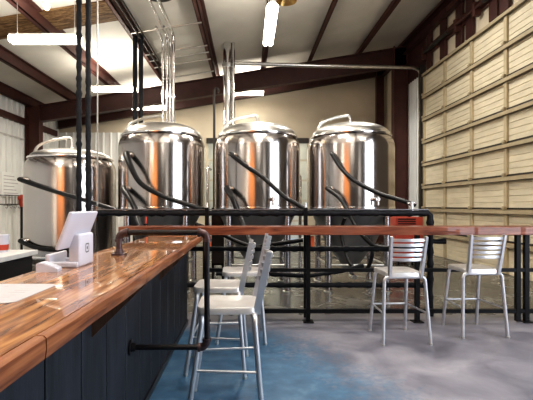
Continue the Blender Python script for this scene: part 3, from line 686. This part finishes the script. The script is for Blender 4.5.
# ------------------------------------------------------------------ stools
def make_stool(label):
    t = thing('bar_stool', label, 'stool', (0, 0, 0), 0, 'metal slat-back bar stools')
    ZS = .70
    # dished seat
    b = MB(); out = rrect(1, 1, .16, 6); n = len(out)
    def ring(k, z, fy=1.):
        return [b.bm.verts.new((p * .37 * k * (1 + .07 * q), q * .40 * k + .0, z)) for p, q in out]
    R = [ring(.90, ZS - .045), ring(1.0, ZS - .043), ring(1.0, ZS - .008), ring(.975, ZS), ring(.86, ZS - .002), ring(.62, ZS - .012), ring(.3, ZS - .016)]
    for A, B in zip(R, R[1:]):
        for q in range(n): b.bm.faces.new((A[q], A[(q + 1) % n], B[(q + 1) % n], B[q]))
    b.bm.faces.new(R[0][::-1]); b.bm.faces.new(R[-1])
    b.build('seat', M['alu_seat'], t)
    def leg(fx, fy, tx, ty):
        pts = [Vector((fx, fy, .008)), Vector((tx, ty, .60))]
        c = [Vector((tx, ty, .60)), Vector((tx * .985, ty, .628)), Vector((tx * .92, ty, .645)), Vector((tx * .8, ty, .652)), Vector((0, ty, .652))]
        return MB().tube([pts[0], pts[0].lerp(pts[1], .5)] + c, .0172, 12)
    fl = (.195, .25, .172, .165); rl_ = (.235, -.222, .205, -.175)
    for sx in (-1, 1):
        for q in (fl, rl_):
            l = leg(sx * q[0], q[1], sx * q[2], q[3]).build('leg', M['alu'], t)
            MB().tube([(sx * q[0], q[1], 0), (sx * q[0], q[1], .02)], .0195, 12).build('foot_cap', M['galv'], l)
    zr = .30; k = zr / .6
    def at(q, sx): return Vector((sx * (q[0] + (q[2] - q[0]) * k), q[1] + (q[3] - q[1]) * k, zr))
    MB().tube([at(fl, -1), at(fl, 1)], .011, 10).build('footrest', M['alu'], t)
    for sx in (-1, 1): MB().tube([at(fl, sx), at(rl_, sx)], .010, 10).build('side_rung', M['alu'], t)
    # back
    A, B = Vector((.155, -.185, .655)), Vector((.172, -.268, 1.056))
    for sx in (-1, 1):
        a = Vector((sx * A.x, A.y, A.z)); c = Vector((sx * B.x, B.y, B.z)); m_ = a.lerp(c, .3)
        b = MB(); b.bar(a, m_, .026, .048, (0, 1, 0), .026, .044); b.bar(m_, c, .026, .044, (0, 1, 0), .022, .034)
        b.build('back_post', M['alu'], t, smooth=False)
    for j in range(5):
        z = .832 + j * .0475; f_ = (z - A.z) / (B.z - A.z); y = A.y + (B.y - A.y) * f_; hw = A.x + (B.x - A.x) * f_
        b = MB(); rows = []
        for k2 in range(15):
            u = -1 + 2 * k2 / 14; cy = y - .048 * (1 - u * u) + .008
            hh = .015
            rows.append([b.bm.verts.new((u * hw, cy + dy, z + dz)) for dy, dz in ((-.005, -hh), (-.007, 0), (-.005, hh), (.004, hh), (.004, -hh))])
        for P0, P1 in zip(rows, rows[1:]):
            for q in range(5): b.bm.faces.new((P0[q], P0[(q + 1) % 5], P1[(q + 1) % 5], P1[q]))
        b.bm.faces.new(rows[0]); b.bm.faces.new(rows[-1][::-1])
        b.build('back_slat', M['alu'], t)
    return t
spots = [(1.53, 4.10, .05, 'brushed metal stool seen from behind at the ledge, in front of the red chest'),
         (2.42, 4.31, .03, 'brushed metal stool seen from behind before the garage door, rightmost of all'),
         (-.135, 2.735, PI / 2 + .02, 'metal stool in profile at the counter, nearest to the viewer'),
         (-.24, 3.37, PI / 2 - .03, 'metal stool in profile at the counter, middle of the three there'),
         (-.06, 4.12, PI / 2 + .03, 'metal stool in profile at the counter, farthest one, against the wood ledge')]
proto = make_stool(spots[0][3])
for k, (x, y, rz, lab) in enumerate(spots):
    o = proto if k == 0 else copy_tree(proto)
    o.location = (x, y, 0); o.rotation_euler = (0, 0, rz); o['label'] = lab

# ------------------------------------------------------------------ left side: back bar, wall things
bk = thing('back_bar_cabinet', 'near-black back bar cabinet with a pale top at the left edge', 'cabinet', (-2.35, 0, 0))
MB().box(-.28, .30, 1.6, 3.80, .0, .885).build('carcass', M['cab'], bk, smooth=False)
MB().box(-.31, .33, 1.55, 3.85, .885, .93, .006).build('worktop', M['white_top'], bk, smooth=False)
for y0 in (1.65, 2.37, 3.09): MB().box(.30, .318, y0, y0 + .68, .08, .87, .003).build('cabinet_door', M['cab'], bk, smooth=False)
tb = thing('plastic_tub', 'white tub with a red label on the pale back bar top', 'tub', P(1.5, 252, 3.65) * 1.0)
tb.location.z = .93; tb.location.x = -2.245
MB().lathe([(0, 0), (.05, 0), (.056, .13), (.056, .145), (0, .145)], 28).build('tub_body', M['white_pl'], tb)
MB().lathe([(.0515, .02), (.0522, .02), (.0555, .07), (.0545, .07), (.0515, .02)], 28).build('tub_label', M['red'], tb)
MB().lathe([(0, .145), (.06, .145), (.06, .16), (0, .16)], 28).build('lid', M['white_pl'], tb)
ps = thing('wall_notice', 'white notice board with faint lines on the left ribbed wall', 'sign', (XL + .04, 11.95, 1.98))
MB().box(0, .02, -.52, .45, -.36, .36).build('board', M['corr'], ps, smooth=False)
b = MB()
for k in range(6): b.box(.02, .022, -.42, .3 - .1 * (k % 3), -.26 + k * .1, -.24 + k * .1)
b.build('lines', M['print'], ps, smooth=False)
wk = thing('wire_shelf', 'dark wire shelf with hanging hooks on the left wall under the notice', 'shelf', (XL + .03, 11.9, 1.4))
b = MB()
for z in (0, .26): b.tube([(.2, -.6, z), (.2, .5, z)], .014, 8); b.tube([(.02, -.6, z), (.02, .5, z)], .014, 8)
for k in range(8): y = -.55 + k * .15; b.tube([(.02, y, .26), (.2, y, .26), (.2, y, 0)], .008, 6)
b.build('wire_frame', M['grey_dark'], wk)
for k in range(5): y = -.5 + k * .21; MB().tube([(.2, y, 0), (.23, y, -.06), (.2, y, -.12), (.16, y, -.08)], .007, 6).build('hook', M['grey_dark'], wk)
sp = thing('standpipe', 'black upright pipe with a red valve head by the left ribbed wall', 'pipe', (-6.72, 11.9, 0))
MB().tube([(0, 0, 0), (0, 0, 1.35)], .05, 14).build('pipe_body', M['rubber'], sp)
MB().lathe([(0, 0), (.05, 0), (.09, .08), (.09, .2), (.12, .22), (.12, .30), (.05, .36), (0, .37)], 20, (0, 0, 1.32)).build('valve_head', M['red'], sp)

# red slotted chest beyond the stools
rc = thing('red_slotted_chest', 'bright red steel chest with dark slots behind the railing near the garage door', 'chest', P(405, 264, 9.3) * 1.0)
rc.location.z = 0
MB().box(-.31, .31, -.25, .25, .12, 1.10, .015).build('chest_body', M['red'], rc, smooth=False)
for k in range(6): MB().box(-.26, .14, -.262, -.248, .78 + k * .052, .803 + k * .052).build('slot', M['black'], rc, smooth=False)
MB().box(-.31, .31, -.262, -.25, .42, .46).build('drawer_gap', M['black'], rc, smooth=False)
for sx in (-1, 1):
    for sy in (-1, 1): MB().tube([(sx * .24 - .02, sy * .18, .06), (sx * .24 + .02, sy * .18, .06)], .06, 16).build('caster', M['rubber'], rc)
MB().box(-.28, .28, -.22, .22, .10, .125).build('chassis', M['black'], rc, smooth=False)

# ------------------------------------------------------------------ light
area('window_daylight', (XR + .15, .7, 2.5), (0, PI / 2, 0), 4.7, 4.5, 330, (.86, .92, 1))
area('front_fill', (3.6, YF + .08, 2.6), (PI / 2, 0, PI), 1.4, 4.6, 150, (.90, .95, 1))  # added fill behind the viewer, mirrored as a bright stripe in the tanks
area('front_fill', (-6.0, YF + .08, 2.2), (PI / 2, 0, PI), 1.8, 3.8, 260, (1, .97, .92))  # added fill at the rear left, brightens the garage door wall
area('extra_panel_wash', (-3.1, YF + 2.2, 3.6), (math.radians(-80), 0, 0), 2.6, 1.4, 230, (1, .78, .5))  # added warm light on the panelling, mirrored orange in the tanks
for x, y in ((-3.4, 2.6), (.45, 2.2), (-3.4, -1.5), (.45, -1.5), (3.4, 2.0)):
    area('extra_uplight', (x, y, roof(x) - 1.0), (PI, 0, 0), 1.2, .3, 95, (1, .94, .84)); area('extra_downlight', (x, y, roof(x) - 1.05), (0, 0, 0), 1.2, .3, 40, (1, .94, .84))  # added unseen lights without fixtures, brightening roof and room
area('extra_downlight', (2.9, 8.1, 5.85), (0, 0, 0), 1.2, .3, 115, (1, .95, .86))  # added out-of-view light without a fixture, brightens the garage door side
area('extra_downlight', (.45, 5.0, 4.9), (0, 0, 0), 1.2, .3, 60, (1, .95, .86))  # added fill from above the ledge, no fixture built
sl = bpy.data.lights.new('wall_fill_spot', 'SPOT'); sl.energy = 420; sl.spot_size = math.radians(34); sl.spot_blend = .7; sl.shadow_soft_size = .06; sl.color = (1, .96, .9)  # added spot without a fixture, brightens the white ribbed wall strip
so = bpy.data.objects.new('wall_fill_spot', sl); COL.objects.link(so); so.location = (.6, 8.4, 4.7)
so.rotation_euler = (Vector((5.0, 12.2, 2.6)) - so.location).to_track_quat('-Z', 'Y').to_euler()
area('back_room_lamp', (.4, YB + .9, 4.0), (0, 0, 0), 3, 1, 60, (1, .96, .85))
w = bpy.data.worlds.new('World'); S.world = w; w.use_nodes = True
w.node_tree.nodes['Background'].inputs[0].default_value = (.7, .8, 1, 1); w.node_tree.nodes['Background'].inputs[1].default_value = .6
S.view_settings.view_transform = 'Standard'; S.view_settings.look = 'Medium High Contrast'; S.view_settings.exposure = .12

cam = bpy.data.cameras.new('camera'); co = bpy.data.objects.new('camera', cam); COL.objects.link(co)
co.location = (0, 0, CH); co.rotation_euler = (PI / 2, 0, 0)
cam.sensor_width = 36; cam.lens = 400 / 533 * 36; cam.shift_x = 18.5 / 533; cam.shift_y = 6 / 533; cam.clip_start = .02
S.camera = co
